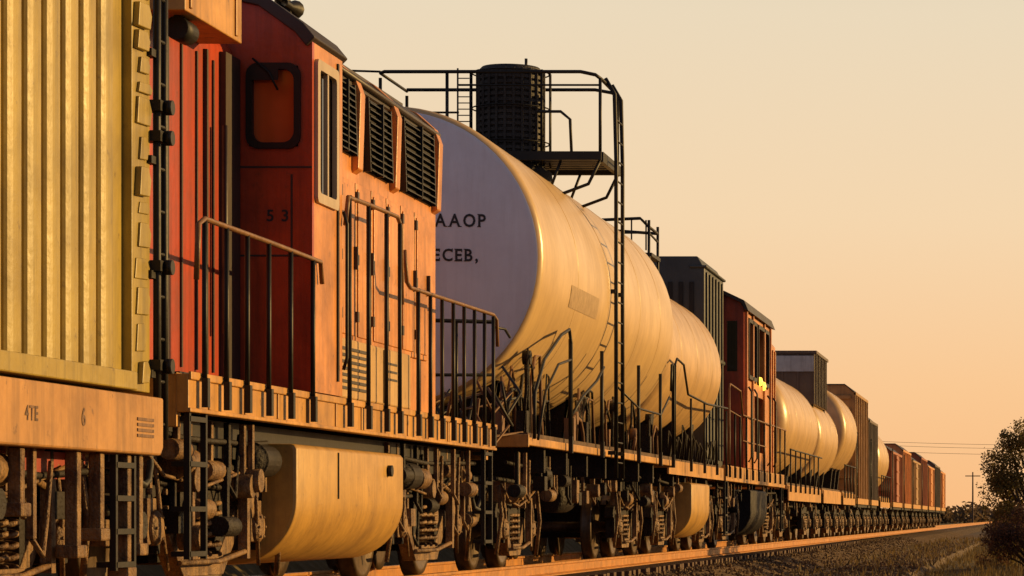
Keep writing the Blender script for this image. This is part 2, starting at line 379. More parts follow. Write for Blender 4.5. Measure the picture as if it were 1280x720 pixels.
text('6',.15,M_fletter,fc,fc,'sill_lettering',(-5.696,17.75,1.14),bold=.02)
b=B(); 
for i in range(4): b.box(-5.698,-5.694,18.85,19.2,1.10+i*.035,1.12+i*.035)
part(b,'sill_placard',M_fletter,fc)
bogie(fc,17.25); bogie(fc,8.5)
under_clutter(fc,15.0,19.3,3,1.0,-5.8,11)
for y,h in ((16.35,.55),(16.9,.35),(17.9,.6),(18.35,.5),(18.9,.75),(19.15,.6)):
    b=B(); b.box(-5.84,-5.76,y-.04,y+.04,.99-h,.985); b.box(-5.88,-5.74,y-.09,y+.09,.94-h,1.02-h)
    part(b,'hanger_bracket',M_gear,fc,bevel=.012)
coupler(fc,19.3,19.75); hoses(fc,19.4,4,(-6.0,-6.15,-5.9)); steps(fc,18.6,-5.76,.25,.98,.38)

ct=thing('shipping_container',(CX,13,1.40),'yellow corrugated steel container on an orange flat car','container')
b=B(); prof=[]; y=6.5; xo,xi=-5.735,-5.83
while y<18.55:
    prof += [(xi,y),(xi,y+.06)]
    prof += [(xi+(xo-xi)*math.sin(math.pi*k/12)**.4, y+.065+.255*(1-math.cos(math.pi*k/12))/2) for k in range(1,12)]
    y+=.335
prof += [(xi,y),(xi,18.95),(-5.92,18.95),(-5.92,6.5)]
b.prism([(x,yy) for x,yy in prof],'z',1.52,4.36)
part(b,'side_wall',M_yellow,ct)
b=B(); b.box(-8.36,-5.70,6.4,18.97,4.36,4.50); b.box(-5.92,-5.73,6.4,18.97,1.40,1.52); b.box(-8.36,-8.22,6.4,18.97,1.40,4.36)
part(b,'rails_and_roof',M_yellow,ct,bevel=.01)
b=B(); b.box(-5.92,-5.77,18.975,19.36,1.40,4.5); b.box(-8.2,-5.93,19.22,19.34,1.4,4.5)
z=1.45; rr=random.Random(5)
while z<4.4:
    h=rr.uniform(.07,.20); d=rr.uniform(.01,.045); y0=18.99+rr.uniform(0,.12); y1_=19.36-rr.uniform(0,.1)
    b.prism([(y0,z),(y1_-.03,z+.01),(y1_,z+h*.6),(y1_-.06,z+h),(y0+.03,z+h-.01)],'x',-5.771,-5.77+d)
    z+=h+rr.uniform(.01,.07)
part(b,'corner_post',M_yellow,ct,bevel=.014)
b=B()
for y in (19.42,19.58): b.tube([(-5.74,y,1.1),(-5.74,y,2.2),(-5.745,y+.01,3.3),(-5.74,y,4.5)],.026,8)
for i in range(12): b.tube([(-5.74,19.42,1.2+i*.28),(-5.74,19.58,1.2+i*.28)],.013,6)
for z in (1.55,2.2,3.25,3.05): b.box(-5.82,-5.70,19.36,19.5,z,z+.07); b.cyl((-5.70,19.47,z+.03),'x',.05,0,.05,12)
for z in (1.5,2.15,2.9,3.6,4.2): b.box(-5.86,-5.74,19.30,19.44,z,z+.05)
part(b,'locking_bar_ladder',M_black,ct)

# ------------------------------------------------------------------ locomotive one
lo=thing('locomotive',(CX,25.5,0),'orange diesel locomotive with black louvres and tan walkway','locomotive','locomotives of the freight train')
b=B(); b.box(-5.78,-5.70,20.0,31.45,1.30,1.56); b.box(-8.5,-8.42,20.0,31.45,1.30,1.56)
b.box(-8.42,-5.78,20.0,20.1,1.2,1.56); b.box(-8.42,-5.78,31.35,31.45,1.2,1.56)
b.box(-5.701,-5.68,20.0,31.45,1.52,1.575); b.box(-5.701,-5.685,20.0,31.45,1.30,1.33)
for y in [20.5+i*.93 for i in range(12)]: b.box(-5.701,-5.688,y-.02,y+.02,1.328,1.521)
part(b,'side_sill',M_sill,lo,bevel=.008)
b=B(); b.box(-8.41,-5.79,20.11,31.34,1.50,1.58); part(b,'walkway_deck',M_black,lo)
b=B(); b.box(-8.3,-5.95,20.1,31.3,1.02,1.29); part(b,'underframe',M_black,lo)
b=B(); pr=[(-6.3,1.585),(-6.3,4.25),(-6.5,4.5),(-7.7,4.5),(-7.9,4.25),(-7.9,1.585)]
b.prism(pr,'y',20.8,23.38); nose=part(b,'nose',M_loco_shaded,lo,bevel=.05)
b=B()
for y in (21.55,21.9,22.3,22.75): b.box(-6.301,-6.285,y-.015,y+.015,1.7,4.1)
b.box(-6.301,-6.27,22.5,22.54,1.65,4.15)
b.box(-6.301,-6.25,22.95,23.37,1.6,4.2); b.tube([(-6.2,22.75,2.0),(-6.2,22.75,3.6)],.02,6)  # dark door panel also paints in the shadowed recess between nose and cab
part(b,'nose_door_seams_and_shade',M_roof,lo,nose)
b=B(); b.prism([(-6.33,4.17),(-5.98,4.17),(-5.98,4.62),(-6.2,4.72),(-6.33,4.72)],'y',20.9,22.4)
b.box(-5.981,-5.965,21.0,21.05,4.2,4.6);b.box(-5.981,-5.965,22.2,22.25,4.2,4.6)
part(b,'number_board_housing',M_sill,lo,nose,bevel=.02)
b=B(); b.cyl((-6.1,21.2,4.08),'y',.085,-.1,.18,18); b.box(-6.13,-6.07,21.2,21.25,4.1,4.17); part(b,'horn',M_black,lo,nose)
cp=[(-5.69,1.585),(-5.69,4.36),(-5.78,4.47),(-6.07,4.68),(-6.6,4.80),(-7.6,4.80),(-8.13,4.68),(-8.42,4.47),(-8.51,4.36),(-8.51,1.585)]
b=B()
y0,y1=23.40,24.42
wx0,wx1,wz0,wz1=-6.19,-5.80,3.52,4.16
def wallrect(xa,xb,za,zb): b.box(xa,xb,y0,y0+.06,za,zb)
wallrect(-8.51,wx0,1.585,4.36); wallrect(wx1,-5.69,1.585,4.36); wallrect(wx0,wx1,1.585,wz0); wallrect(wx0,wx1,wz1,4.36)
b.prism([(-5.69,4.36),(-5.78,4.47),(-6.07,4.68),(-6.6,4.80),(-7.6,4.80),(-8.13,4.68),(-8.42,4.47),(-8.51,4.36)],'y',y0,y0+.06)
def sw(ya,yb,za,zb): b.box(-5.75,-5.69,ya,yb,za,zb,1)
sw(y0+.06,23.50,1.585,4.36); sw(24.16,y1,1.585,4.36); sw(23.50,24.16,1.585,3.12); sw(23.50,24.16,4.2,4.36)
b.box(-8.51,-8.45,y0+.06,y1,1.585,4.36); b.box(-8.44,-5.76,y1-.06,y1,1.585,4.36); b.box(-8.44,-5.76,y0+.07,y1-.07,2.7,2.75)
cab=part(b,'cab',[M_loco_shaded,M_loco_sunlit],lo)  # end wall takes the shaded tone, side walls the sunlit tone
b=B(); 
outer=cp[1:9]; inner=[(x*1.0+(0.04 if x<CX else -0.04),z-.05) for x,z in outer]
b.prism([(x+(.03 if x>CX else -.03),z+.02) for x,z in outer]+inner[::-1],'y',23.36,24.5)
part(b,'cab_roof',M_roof,lo,cab,bevel=.01)
def rrect(a0,a1,b0,b1,r,n=6):
    p=[]
    for cx,cz,s in ((a1-r,b1-r,0),(a0+r,b1-r,1),(a0+r,b0+r,2),(a1-r,b0+r,3)):
        for k in range(n+1):
            t=(s+k/n)*math.pi/2; p.append((cx+r*math.cos(t),cz+r*math.sin(t)))
    return p
def ring(b,o,i,axis,lo_,hi,mi=0):
    n=len(o)
    def P(a,c,t): return (a,t,c) if axis=='y' else (t,a,c)
    vs=[P(*p,lo_) for p in o]+[P(*p,lo_) for p in i]+[P(*p,hi) for p in o]+[P(*p,hi) for p in i]
    fs=[]
    for k in range(n):
        j=(k+1)%n
        fs+=[(k,j,n+j,n+k),(2*n+k,2*n+j,3*n+j,3*n+k),(k,j,2*n+j,2*n+k),(n+k,n+j,3*n+j,3*n+k)]
    b.add(vs,fs,mi)
b=B(); ring(b,rrect(wx0-.02,wx1+.02,wz0-.02,wz1+.02,.10),rrect(wx0+.03,wx1-.03,wz0+.03,wz1-.03,.09),'y',y0-.03,y0+.05)
win=part(b,'window_frame',M_black,lo,cab)
b=B(); b.box(wx0+.005,wx1-.005,y0+.03,y0+.035,wz0+.005,wz1-.005); part(b,'window_glass',M_glass,lo,win)
b=B(); b.tube([(-6.15,y0-.05,wz1+.05),(-6.02,y0-.06,wz1-.06),(-5.95,y0-.05,wz1-.2)],.01,6); b.box(-6.16,-5.95,y0-.045,y0-.035,wz1-.12,wz1-.03); part(b,'wiper',M_black,lo,win)
b=B(); ring(b,rrect(23.47,24.19,3.09,4.23,.05),rrect(23.55,24.11,3.17,4.15,.04),'x',-5.70,-5.66); b.box(-5.70,-5.665,23.81,23.85,3.16,4.16)
win2=part(b,'side_window_frame',M_frame,lo,cab)
b=B(); b.box(-5.715,-5.71,23.505,24.155,3.125,4.195); part(b,'side_window_glass',M_glassd,lo,win2)
text('5 3',.13,M_letter,lo,cab,'cab_lettering',(-6.05,y0-.004,2.93),'end',bold=.02)
b=B(); 
for z in (3.35,2.65): b.box(-6.9,-5.69,y0-.006,y0+.001,z,z+.015)
b.box(-5.86,-5.845,y0-.006,y0+.001,1.7,3.3)
part(b,'panel_seam',M_roof,lo,cab)
b=B(); b.box(-5.69,-5.675,24.22,24.26,1.7,4.3); b.tube([(-5.66,24.33,1.8),(-5.63,24.33,1.9),(-5.63,24.33,3.0),(-5.66,24.33,3.1)],.015,6)
part(b,'grab_iron',M_black,lo,cab)
# hood
hp=[(-5.95,1.585),(-5.95,4.22),(-5.98,4.42),(-6.12,4.56),(-6.45,4.66),(-7.75,4.66),(-8.08,4.56),(-8.22,4.42),(-8.25,4.22),(-8.25,1.585)]
b=B(); b.prism(hp,'y',24.43,29.55); hood=part(b,'hood',M_loco_sunlit,lo,bevel=.03)
b=B(); b.tube([(-5.93,24.45,4.44),(-5.93,29.55,4.40)],.03,8); b.box(-7.9,-6.25,24.6,29.4,4.662,4.70)
b.prism([(-5.965,4.34),(-5.94,4.36),(-5.955,4.44),(-6.11,4.585),(-6.44,4.685),(-6.44,4.655),(-6.13,4.55),(-5.99,4.42)],'y',24.45,29.5)
for y in (25.4,26.9,28.4): b.lathe([(.0001,.16),(.35,.16),(.42,.1),(.42,0)],(CX,y,4.70),'z',24)
part(b,'roof_trim',M_roof,lo,hood)
for y in (24.75,25.98,27.5,29.42):
    b=B(); b.prism([(-5.955,3.6),(-5.89,3.64),(-5.87,4.30),(-5.92,4.44),(-6.10,4.60),(-6.3,4.68),(-6.3,4.66),(-6.1,4.55),(-5.955,4.3)],'y',y-.09,y+.09)
    part(b,'hood_pillar',M_loco_sunlit,lo,hood,bevel=.01)
b=B(); b.box(-6.3,-6.2,24.75,24.85,4.62,4.85); b.lathe([(.03,0),(.03,.2),(.08,.35)],(-6.2,24.55,4.86),'y',12); b.lathe([(.03,0),(.03,.15),(.07,.28)],(-6.3,24.6,4.93),'y',12); part(b,'roof_horn',M_black,lo,hood)
for (a,c,z0,z1) in ((25.08,25.85,3.74,4.36),(26.35,27.3,3.67,4.33),(27.85,29.25,3.66,4.36)):
    b=B(); xb,xt=-5.885,-5.905
    b.prism([(-5.951,z0),(xb,z0),(xt,z1),(-5.951,z1)],'y',a,a+.03)
    b.prism([(-5.951,z0),(xb,z0),(xt,z1),(-5.951,z1)],'y',c-.03,c)
    b.box(-5.951,-5.935,a+.029,c-.029,z0,z1)
    n=11
    for k in range(n):
        z=z0+(z1-z0)*(k+.2)/n; xo=xb+(xt-xb)*(z-z0)/(z1-z0)
        b.prism([(-5.936,z+.03),(xo+.008,z),(xo+.008,z+.010),(-5.936,z+.042)],'y',a+.029,c-.029)
    m=(a+c)/2; b.box(-5.93,-5.875,m-.012,m+.012,z0,z1)
    part(b,'louvre',M_black,lo,hood)
dy=24.6
for w in (.72,.62,.62,.62,.62,.62,.62):
    b=B(); b.box(-5.951,-5.925,dy,dy+w-.045,2.12,3.52); b.box(-5.926,-5.912,dy+.05,dy+w-.095,2.17,3.47)
    d=part(b,'hood_door',M_loco_sunlit,lo,hood,bevel=.006)
    b=B(); b.box(-5.913,-5.88,dy+w-.13,dy+w-.10,2.75,2.95)
    for z in (2.3,2.8,3.35): b.box(-5.926,-5.90,dy-.03,dy+.03,z,z+.09)
    b.box(-5.951,-5.945,dy+w-.044,dy+w-.001,2.12,3.52)
    part(b,'door_latch',M_roof,lo,d)
    dy+=w
b=B(); b.box(-5.945,-5.74,24.45,27.35,1.585,2.09); bb=part(b,'equipment_box',M_panel,lo,bevel=.015)
b=B()
for k in range(7): b.box(-5.741,-5.73,24.6,25.5,1.66+k*.055,1.685+k*.055)
for y in (25.6,26.2,26.85): b.box(-5.741,-5.732,y-.01,y+.01,1.6,2.07)
for z in (1.95,1.88,1.81): b.box(-5.741,-5.735,26.35,26.75,z,z+.02)
part(b,'vent_grille',M_roof,lo,bb)
def post_mesh(h,r=.022):
    b=B(); b.cyl((0,0,0),'z',r,0,h,8); b.box(-.012,.03,-.03,.03,.0,.2); return b.mesh('post',[M_black])
def railing(th,pts,z,ys,zb,x=-5.66,mid=None,rr_=.019,rail_mat=None):
    b=B(); b.tube(pts,rr_,8)
    if mid: b.tube([(p[0],p[1],p[2]-mid) for p in pts[1:-1]] if len(pts)>3 else [(p[0],p[1],p[2]-mid) for p in pts],rr_*.7,8)
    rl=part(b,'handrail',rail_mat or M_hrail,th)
    pm=post_mesh(z-zb,rr_)
    for y in ys: link('post',pm,rl,(x-th.location.x,y-th.location.y,zb-th.location.z))
    return rl
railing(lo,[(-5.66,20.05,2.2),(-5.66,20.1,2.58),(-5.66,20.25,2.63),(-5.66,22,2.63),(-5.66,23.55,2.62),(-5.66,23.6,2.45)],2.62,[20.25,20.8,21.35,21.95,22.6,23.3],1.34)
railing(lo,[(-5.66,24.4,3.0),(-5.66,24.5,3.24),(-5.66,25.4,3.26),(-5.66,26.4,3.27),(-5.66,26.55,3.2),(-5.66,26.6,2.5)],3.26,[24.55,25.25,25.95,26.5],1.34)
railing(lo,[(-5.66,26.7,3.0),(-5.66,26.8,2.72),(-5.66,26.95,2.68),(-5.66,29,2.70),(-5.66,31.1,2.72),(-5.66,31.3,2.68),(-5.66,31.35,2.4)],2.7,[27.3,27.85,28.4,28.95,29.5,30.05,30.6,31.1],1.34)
b=B(); b.tube([(-5.7,31.35,2.66),(-7.1,31.38,2.7),(-8.4,31.35,2.66)],.022,8); b.tube([(-5.7,31.35,2.1),(-8.4,31.35,2.1)],.018,8)
for x in (-6.1,-6.5,-7.7,-8.3): b.tube([(x,31.36,1.5),(x,31.36,2.66)],.02,8)
b.tube([(-5.68,31.3,2.6),(-5.68,31.9,2.62),(-5.68,32.2,2.55)],.015,6)
part(b,'end_railing',M_black,lo)
# fuel tank
def belly(n=14):
    arc=[(-6.22+.52*math.cos(a),.72+.50*math.sin(a)) for a in [-math.pi/2*k/n for k in range(n+1)]]
    right=[(-5.72,1.16),(-5.70,1.12)]+arc
    return right+[(2*CX-x,z) for x,z in right[::-1]]
fp=belly()
b=B(); b.prism(fp,'y',22.95,26.85,0,True); ft=part(b,'fuel_tank',M_fuel,lo,bevel=.03)
b=B(); b.cyl((-5.70,26.2,1.0),'x',.05,0,.04,16); part(b,'filler_cap',M_black,lo,ft)
b=B(); b.box(-5.701,-5.69,24.3,24.32,.74,1.12); part(b,'sight_gauge',M_black,lo,ft)
for y in (22.25,27.55):
    b=B(); zz=1.02 if y<25 else .98
    b.lathe([(.0001,-.05),(.08,-.04),(.125,0),(.125,.1),(.137,.1),(.137,.14),(.125,.14),(.125,.55),(.08,.6),(.0001,.6)],(-5.90,y,zz),'y',20)
    part(b,'air_reservoir',M_dust,lo)
bogie(lo,21.35,'loco'); bogie(lo,29.2,'loco')
under_clutter(lo,20.1,22.8,11,1.28,-5.8,10); under_clutter(lo,27.0,31.3,12,1.28,-5.8,13)
under_clutter(lo,20.1,22.8,51,.95,-5.86,7); under_clutter(lo,27.0,31.3,52,.95,-5.86,9)
steps(lo,20.08,-5.72,.3,1.32,.4); steps(lo,30.9,-5.72,.3,1.32,.42)
coupler(lo,31.4,31.95); hoses(lo,31.45,8,(-5.95,-6.1,-6.3)); 
rr=random.Random(3)
for k in range(16):
    b=B()
    y=31.45+rr.uniform(0,.3); x=-6.1+rr.uniform(-.5,.45); z=1.5+rr.uniform(0,.6)
    b.tube([(x,y,z),(x+rr.uniform(-.2,.2),y+.2,z-.35),(x+rr.uniform(-.3,.3),y+.45,z-.1),(x+rr.uniform(-.2,.2),y+.7,z+rr.uniform(-.3,.3))],.016,6)
    part(b,'jumper_cable',M_rust if k%2 else M_hose,lo)

# ------------------------------------------------------------------ tank car builder
def head_curve(r,hd,kr,n=12):
    """flat dished head with tight knuckle radius: list of (radius, depth from tip)"""
    pts=[]
    rf=r-kr
    for k in range(n+1):
        t=k/n; pts.append((max(rf*t,.0005),(hd-kr*.9)*t*t))
    for k in range(1,9):
        a=math.pi/2*k/8; pts.append((rf+kr*math.sin(a),(hd-kr*.9)+kr*.9*(1-math.cos(a))))
    return pts
def lathe_tank(th,r,zc,y0,y1,hd,mat,rings=(),name='tank',xc=CX,seg=72,kr=None,headmat=None):
    b=B(); kr=kr or r*.12
    hc=head_curve(r,hd,kr); prof=[(a,y0+t) for a,t in hc]
    if headmat:
        cut=13; b.lathe(prof[:cut+3],(xc,0,zc),'y',seg,1); prof=prof[cut+2:]
    m=int((y1-y0-2*hd)/1.0)
    for i in range(1,m): prof.append((r,y0+hd+(y1-y0-2*hd)*i/m))
    prof+=[(a,y1-t) for a,t in hc[::-1]]
    b.lathe(prof,(xc,0,zc),'y',seg)
    t=part(b,name,[mat,headmat] if headmat else mat,th)
    for y in rings:
        b=B(); b.lathe([(r-.005,y-.02),(r+.004,y-.016),(r+.005,y),(r+.004,y+.016),(r-.005,y+.02)],(xc,0,zc),'y',seg)
        part(b,'weld_band',mat,th,t)
    return t
def tank_underframe(th,y0,y1,r,zc,zt=1.45,sillmat=None,xs=-5.72):
    b=B(); sm=sillmat or M_sill; xf=2*CX-xs
    b.box(xs-.08,xs,y0,y1,zt-.12,zt-.03); b.box(xf,xf+.1,y0,y1,zt-.12,zt-.03)
    b.box(xf,xs,y0-.06,y0,zt-.14,zt); b.box(xf,xs,y1,y1+.06,zt-.14,zt)
    part(b,'side_beam',sm,th,bevel=.01)
    b=B(); b.box(-7.35,-6.85,y0,y1,.85,1.25)
    n=int((y1-y0)/1.6)
    for i in range(1,n): 
        y=y0+(y1-y0)*i/n; b.box(xf+.1,xs-.1,y-.05,y+.05,1.1,zt-.04)
    part(b,'underframe',M_dust,th,bevel=.01)
    b=B(); 
    for k in (.38,.23,.08): b.box(xs-k-.06,xs-k+.06,y0,y1,zt-.028,zt+.02)
    part(b,'running_board',M_wood,th)
    zz=zc-math.sqrt(max(r*r-1.0**2,0))+.02
    for y in (y0+1.3,y1-1.3,(y0+y1)/2):
        b=B()
        b.prism([(-8.0,zt-.17),(-6.2,zt-.17),(-6.1,zz)]+[(CX+(r+.01)*math.cos(a),zc+(r+.01)*math.sin(a)) for a in [math.radians(d) for d in range(-52,-130,-8)]]+[(-8.1,zz)],'y',y-.12,y+.12)
        part(b,'saddle',M_dust,th)

t1=thing('tank_car',(CX,39.0,0),'large golden-white tank car with black access platform','tank car','cars of the freight train')
r1,zc1=1.68,3.48; hd=.30; yt0,yt1=32.6,45.0; kr1=.13
tk=lathe_tank(t1,r1,zc1,yt0,yt1,hd,M_white_sunlit,[35.4,38.0,41.0,43.2],kr=kr1,headmat=M_white_shaded)
def dome(x,z):
    t=math.hypot(x-CX,z-zc1)/(r1-kr1); return yt0+(hd-kr1*.9)*min(t,1)**2
text('AAOP',.20,M_letter,t1,tk,'tank_lettering',(-6.585,0,3.80),'end',dome,bold=.022,sx=.85,space=1.25,serif=True)
text('ECEB,',.19,M_letter,t1,tk,'tank_lettering',(-6.60,0,3.42),'end',dome,bold=.022,sx=.88,space=1.2,serif=True)
b=B(); b.lathe([(r1+.004,34.9),(r1+.004,37.1)],(CX,0,zc1),'y',8,a0=math.radians(-14),a1=math.radians(-5)); part(b,'faded_marking',M_fade,t1,tk)
XS=-5.50
tank_underframe(t1,32.4,45.4,r1,zc1,1.50,xs=XS)
bogie(t1,34.3); bogie(t1,43.6)
under_clutter(t1,32.6,36,21,1.32,-5.7,10); under_clutter(t1,36,43,22,1.32,-5.75,14); under_clutter(t1,43,45.3,23,1.32,-5.7,7)
b=B(); b.lathe([(.0001,-.06),(.15,-.04),(.2,0),(.2,1.0),(.15,1.04),(.0001,1.06)],(-6.1,37.4,.85),'y',20); part(b,'air_reservoir',M_dust,t1)
b=B(); b.cyl((CX,39.5,0),'z',.2,.7,2.0,16); b.cyl((CX,39.5,0),'z',.12,.45,.7,12); part(b,'bottom_outlet',M_dust,t1)
def bent(th,pts,r=.02,name='side_handrail',mat=None):
    b=B(); b.tube(pts,r,8); return part(b,name,mat or M_black,th)
# tangled pipework, valves and cables along the near lower flank
rr=random.Random(77)
for k in range(34):
    y=32.7+12.2*(k/34)**1.25; x=-5.62-rr.uniform(0,.35); z=1.52
    h=rr.uniform(.35,.95)*(1.15 if k<12 else .8); w=rr.uniform(.3,1.1)
    b=B(); 
    b.tube([(x,y,z),(x+rr.uniform(-.02,.05),y+.02,z+h*.6),(x+.02,y+w*.25,z+h),(x+.02,y+w*.7,z+h*rr.uniform(.7,1.05)),(x,y+w,z+h*rr.uniform(.2,.6)),(x,y+w+.05,z)],rr.uniform(.012,.024),6)
    if k%4==0: b.box(x-.06,x+.06,y-.08,y+.08,z,z+.28)
    if k%5==2: b.cyl((x,y+w*.3,z+h*.9),'x',.08,-.04,.05,12)
    part(b,'side_pipe',M_dust if k%3 else M_rust,t1)
X=XS+.06
sr=bent(t1,[(X,32.35,1.45),(X,32.4,1.95),(X,33.0,2.35),(X,34.2,2.7),(X,34.8,2.8),(X,34.95,2.65),(X,34.95,1.45)],.020)
bent(t1,[(X,32.6,1.45),(X,33.1,2.0),(X,34.0,2.35),(X,34.9,2.45)],.015)
bent(t1,[(X,35.0,1.8),(X,35.8,2.05),(X,37.0,2.3),(X,37.6,2.5)],.018)
bent(t1,[(X,38.9,2.3),(X,41,2.1),(X,43.4,2.1),(X,44.4,2.4)],.015)
bent(t1,[(X,44.6,2.5),(X,44.7,2.9),(X,44.9,2.9),(X,44.95,1.45)],.02)
pm=post_mesh(1.35,.024)
for y in (34.95,37.5,41.0,43.4,44.95): link('post',pm,sr,(X-.01-t1.location.x,y-t1.location.y,1.35))
# platform
pf=B(); pz=5.19; px0,px1,py0,py1=-8.3,-5.50,37.7,39.3
for k in range(9): y=py0+(py1-py0)*k/8; pf.box(px0+.5,px1,y-.05,y+.05,pz,pz+.03)
pf.box(px0,px1+.02,py0-.06,py0-.0,pz-.05,pz+.06); pf.box(px0,px1+.02,py1,py1+.06,pz-.05,pz+.06); pf.box(px1-.02,px1+.04,py0,py1,pz-.07,pz+.06)
for y in (py0,py1):
    pf.tube([(px1,y,pz-.05),(px1-.15,y,pz-.35),(px1-.55,y,pz-.5),(CX+1.0,y,zc1+1.25)],.022,8)
    pf.tube([(px1-.5,y,pz-.05),(px1-.65,y,pz-.45)],.018,8)
plat=part(pf,'platform',M_black,t1)
b=B(); ZT=6.27
def rail_loop(z,r):
    b.tube([(px0,py0,z-.02),(px0+.05,py0,z),(-7.5,py0,z),(px1-.25,py0,z),(px1-.06,py0,z-.04),(px1,py0+.12,z-.08),(px1,py1-.1,z-.08),(px1-.08,py1,z-.04),(px1-.3,py1,z),(px0,py1,z)],r,8)
rail_loop(ZT,.024)
b.tube([(px0,py0,ZT-.02),(px0,py1,ZT-.02)],.02,8); b.tube([(px0,py0,5.75),(px0,py1,5.75)],.016,8); b.tube([(px0,py0,5.75),(-7.3,py0,5.75)],.014,8); b.tube([(-7.3,py0,6.1),(px1,py0,6.1)],.014,8)
for x in (px0,-7.45,px1): 
    for y in (py0,py1): b.tube([(x,y,pz),(x,y,ZT-.08 if x in(px0,px1) else ZT)],.022,8)
b.tube([(px0,py0,ZT),(px0-.5,py0+.1,ZT+.03),(px0-.75,py0+.15,ZT+.02)],.015,8)
b.tube([(-6.3,py0-.02,5.76),(-6.0,py0-.02,5.76),(-5.88,py0-.02,5.66),(-5.86,py0-.02,pz)],.02,8)
part(b,'platform_railing',M_black,t1,plat)
b=B(); XL=-5.36
for y in (38.15,38.75): 
    b.tube([(XL,y,1.1),(XL,y,3.5),(XL,y,5.2),(XL-.02,y,6.05),(XL-.14,y,6.25)],.028,8)
for k in range(18): b.tube([(XL,38.15,1.3+k*.26),(XL,38.75,1.3+k*.26)],.012,6)
for z in (1.4,3.48): b.box(XL-.10,XL,38.1,38.2,z,z+.05); b.box(XL-.10,XL,38.7,38.8,z,z+.05)
part(b,'ladder',M_black,t1)
tw=B(); rt=.43; sx_,sy_=-6.78,38.5; zt_=6.44
tw.lathe([(.0001,zt_),(rt-.06,zt_),(rt-.03,zt_-.03),(rt-.03,zt_-.10)],(sx_,sy_,0),'z',32)
z=5.10
prof=[]
while z<zt_-.1:
    prof+=[(rt-.02,z),(rt,z+.012),(rt,z+.055),(rt-.02,z+.067)]; z+=.077
tw.lathe(prof,(sx_,sy_,0),'z',32,0,False)
tw.lathe([(rt,5.14),(rt+.1,5.08),(rt+.12,4.85)],(sx_,sy_,0),'z',32)
for a in range(0,360,15):
    c,s=math.cos(math.radians(a)),math.sin(math.radians(a)); tw.box(sx_+c*(rt+.0)-.015,sx_+c*(rt+.0)+.015,sy_+s*(rt+.0)-.015,sy_+s*(rt+.0)+.015,5.15,zt_-.05)
stk=part(tw,'ribbed_stack',M_tower,t1)
b=B()
for z in (5.45,5.9,6.36):
    b.lathe([(rt+.07,z-.010),(rt+.09,z),(rt+.07,z+.010),(rt+.055,z),(rt+.07,z-.010)],(sx_,sy_,0),'z',32)
for a in (150,175,200,330,355,20):
    c,s=math.cos(math.radians(a)),math.sin(math.radians(a)); b.tube([(sx_+c*(rt+.09),sy_+s*(rt+.09),5.15),(sx_+c*(rt+.09),sy_+s*(rt+.09),6.38)],.014,6)
for k in range(14): b.tube([(sx_-rt-.09,sy_-.1,5.25+k*.08),(sx_-rt-.24,sy_-.1,5.25+k*.08)],.008,5)
b.tube([(sx_-rt-.24,sy_-.1,5.2),(sx_-rt-.24,sy_-.1,6.42)],.012,6)
b.tube([(sx_+.2,sy_,6.4),(sx_+.2,sy_,6.56)],.02,8)
part(b,'stack_cage',M_black,t1,stk)
hoses(t1,45.45,31); coupler(t1,45.4,45.95)

t2=thing('tank_car',(CX,50.4,0),'smaller golden tank car with underslung tank','tank car','cars of the freight train')
tk2=lathe_tank(t2,1.40,3.25,46.1,54.75,.5,M_white2,[48.2,50.5,52.8],seg=56,kr=.3)
tank_underframe(t2,46.4,54.6,1.40,3.25,1.52)
b=B(); b.box(-5.719,-5.69,46.4,54.6,1.28,1.5); part(b,'side_sill',M_sill,t2)
bogie(t2,47.8); bogie(t2,53.6); under_clutter(t2,46.6,54.4,41,1.3,-5.8,11)
b=B(); b.prism([(x,z+.02) for x,z in fp],'y',49.6,52.3,0,True); part(b,'underslung_tank',M_fuel,t2,bevel=.03)
X=-5.60
railing(t2,[(X,46.4,1.5),(X,46.45,3.0),(X,46.7,3.1),(X,47.6,3.05),(X,48.2,2.6),(X,51,2.55),(X,54.4,2.6)],2.55,[48.6,50.6,52.6,54.2],1.35,x=X,rail_mat=M_black)
for k in range(12):
    y=46.6+k*.62; h=rr.uniform(.3,.6); b=B()
    b.tube([(-5.75,y,1.52),(-5.72,y,1.52+h),(-5.72,y+.4,1.5+h*.8),(-5.78,y+.5,1.52)],.016,6); part(b,'side_pipe',M_dust,t2)
hoses(t2,54.6,32)
b=B()
for x in (-8.0,-6.6):
    for y in (51.0,52.2): b.tube([(x,y,4.2),(x,y,5.72)],.025,6)
b.tube([(-8.0,51,5.7),(-6.75,51,5.75),(-6.6,51.1,5.6),(-6.6,52.2,5.6),(-8,52.2,5.7)],.028,6)
b.tube([(-8.0,51,5.5),(-6.6,51,5.5),(-6.6,52.2,5.45)],.02,6)
for k in range(6): b.tube([(-7.9+k*.25,51,5.2),(-7.9+k*.25,51,5.72)],.014,6)
b.box(-8.0,-6.55,51,52.2,5.1,5.16)
part(b,'top_platform',M_black,t2)

# ------------------------------------------------------------------ locomotive two
l2=thing('locomotive',(CX,61.7,0),'orange-red locomotive with dark hood and lit amber lamp','locomotive','locomotives of the freight train')
b=B(); b.box(-5.78,-5.70,55.2,68.3,1.28,1.58); b.box(-8.5,-5.79,55.2,68.3,1.3,1.55); part(b,'side_sill',M_sill,l2,bevel=.01)
b=B(); b.prism([(-6.12,1.59),(-6.12,5.25),(-6.25,5.48),(-7.95,5.48),(-8.08,5.25),(-8.08,1.59)],'y',55.3,58.7)
for k in range(6): b.box(-6.121,-6.08,55.5+k*.55,55.56+k*.55,1.7,5.2)
b.box(-6.4,-6.07,55.26,58.7,5.26,5.31); b.box(-6.121,-6.07,55.3,58.7,3.6,3.68)
part(b,'hood',M_grey,l2,bevel=.03)
b=B()
for k in range(4): b.box(-7.0+k*.2,-6.92+k*.2,55.26,55.301,3.4,5.0)
part(b,'hood_end_bars',M_black,l2)
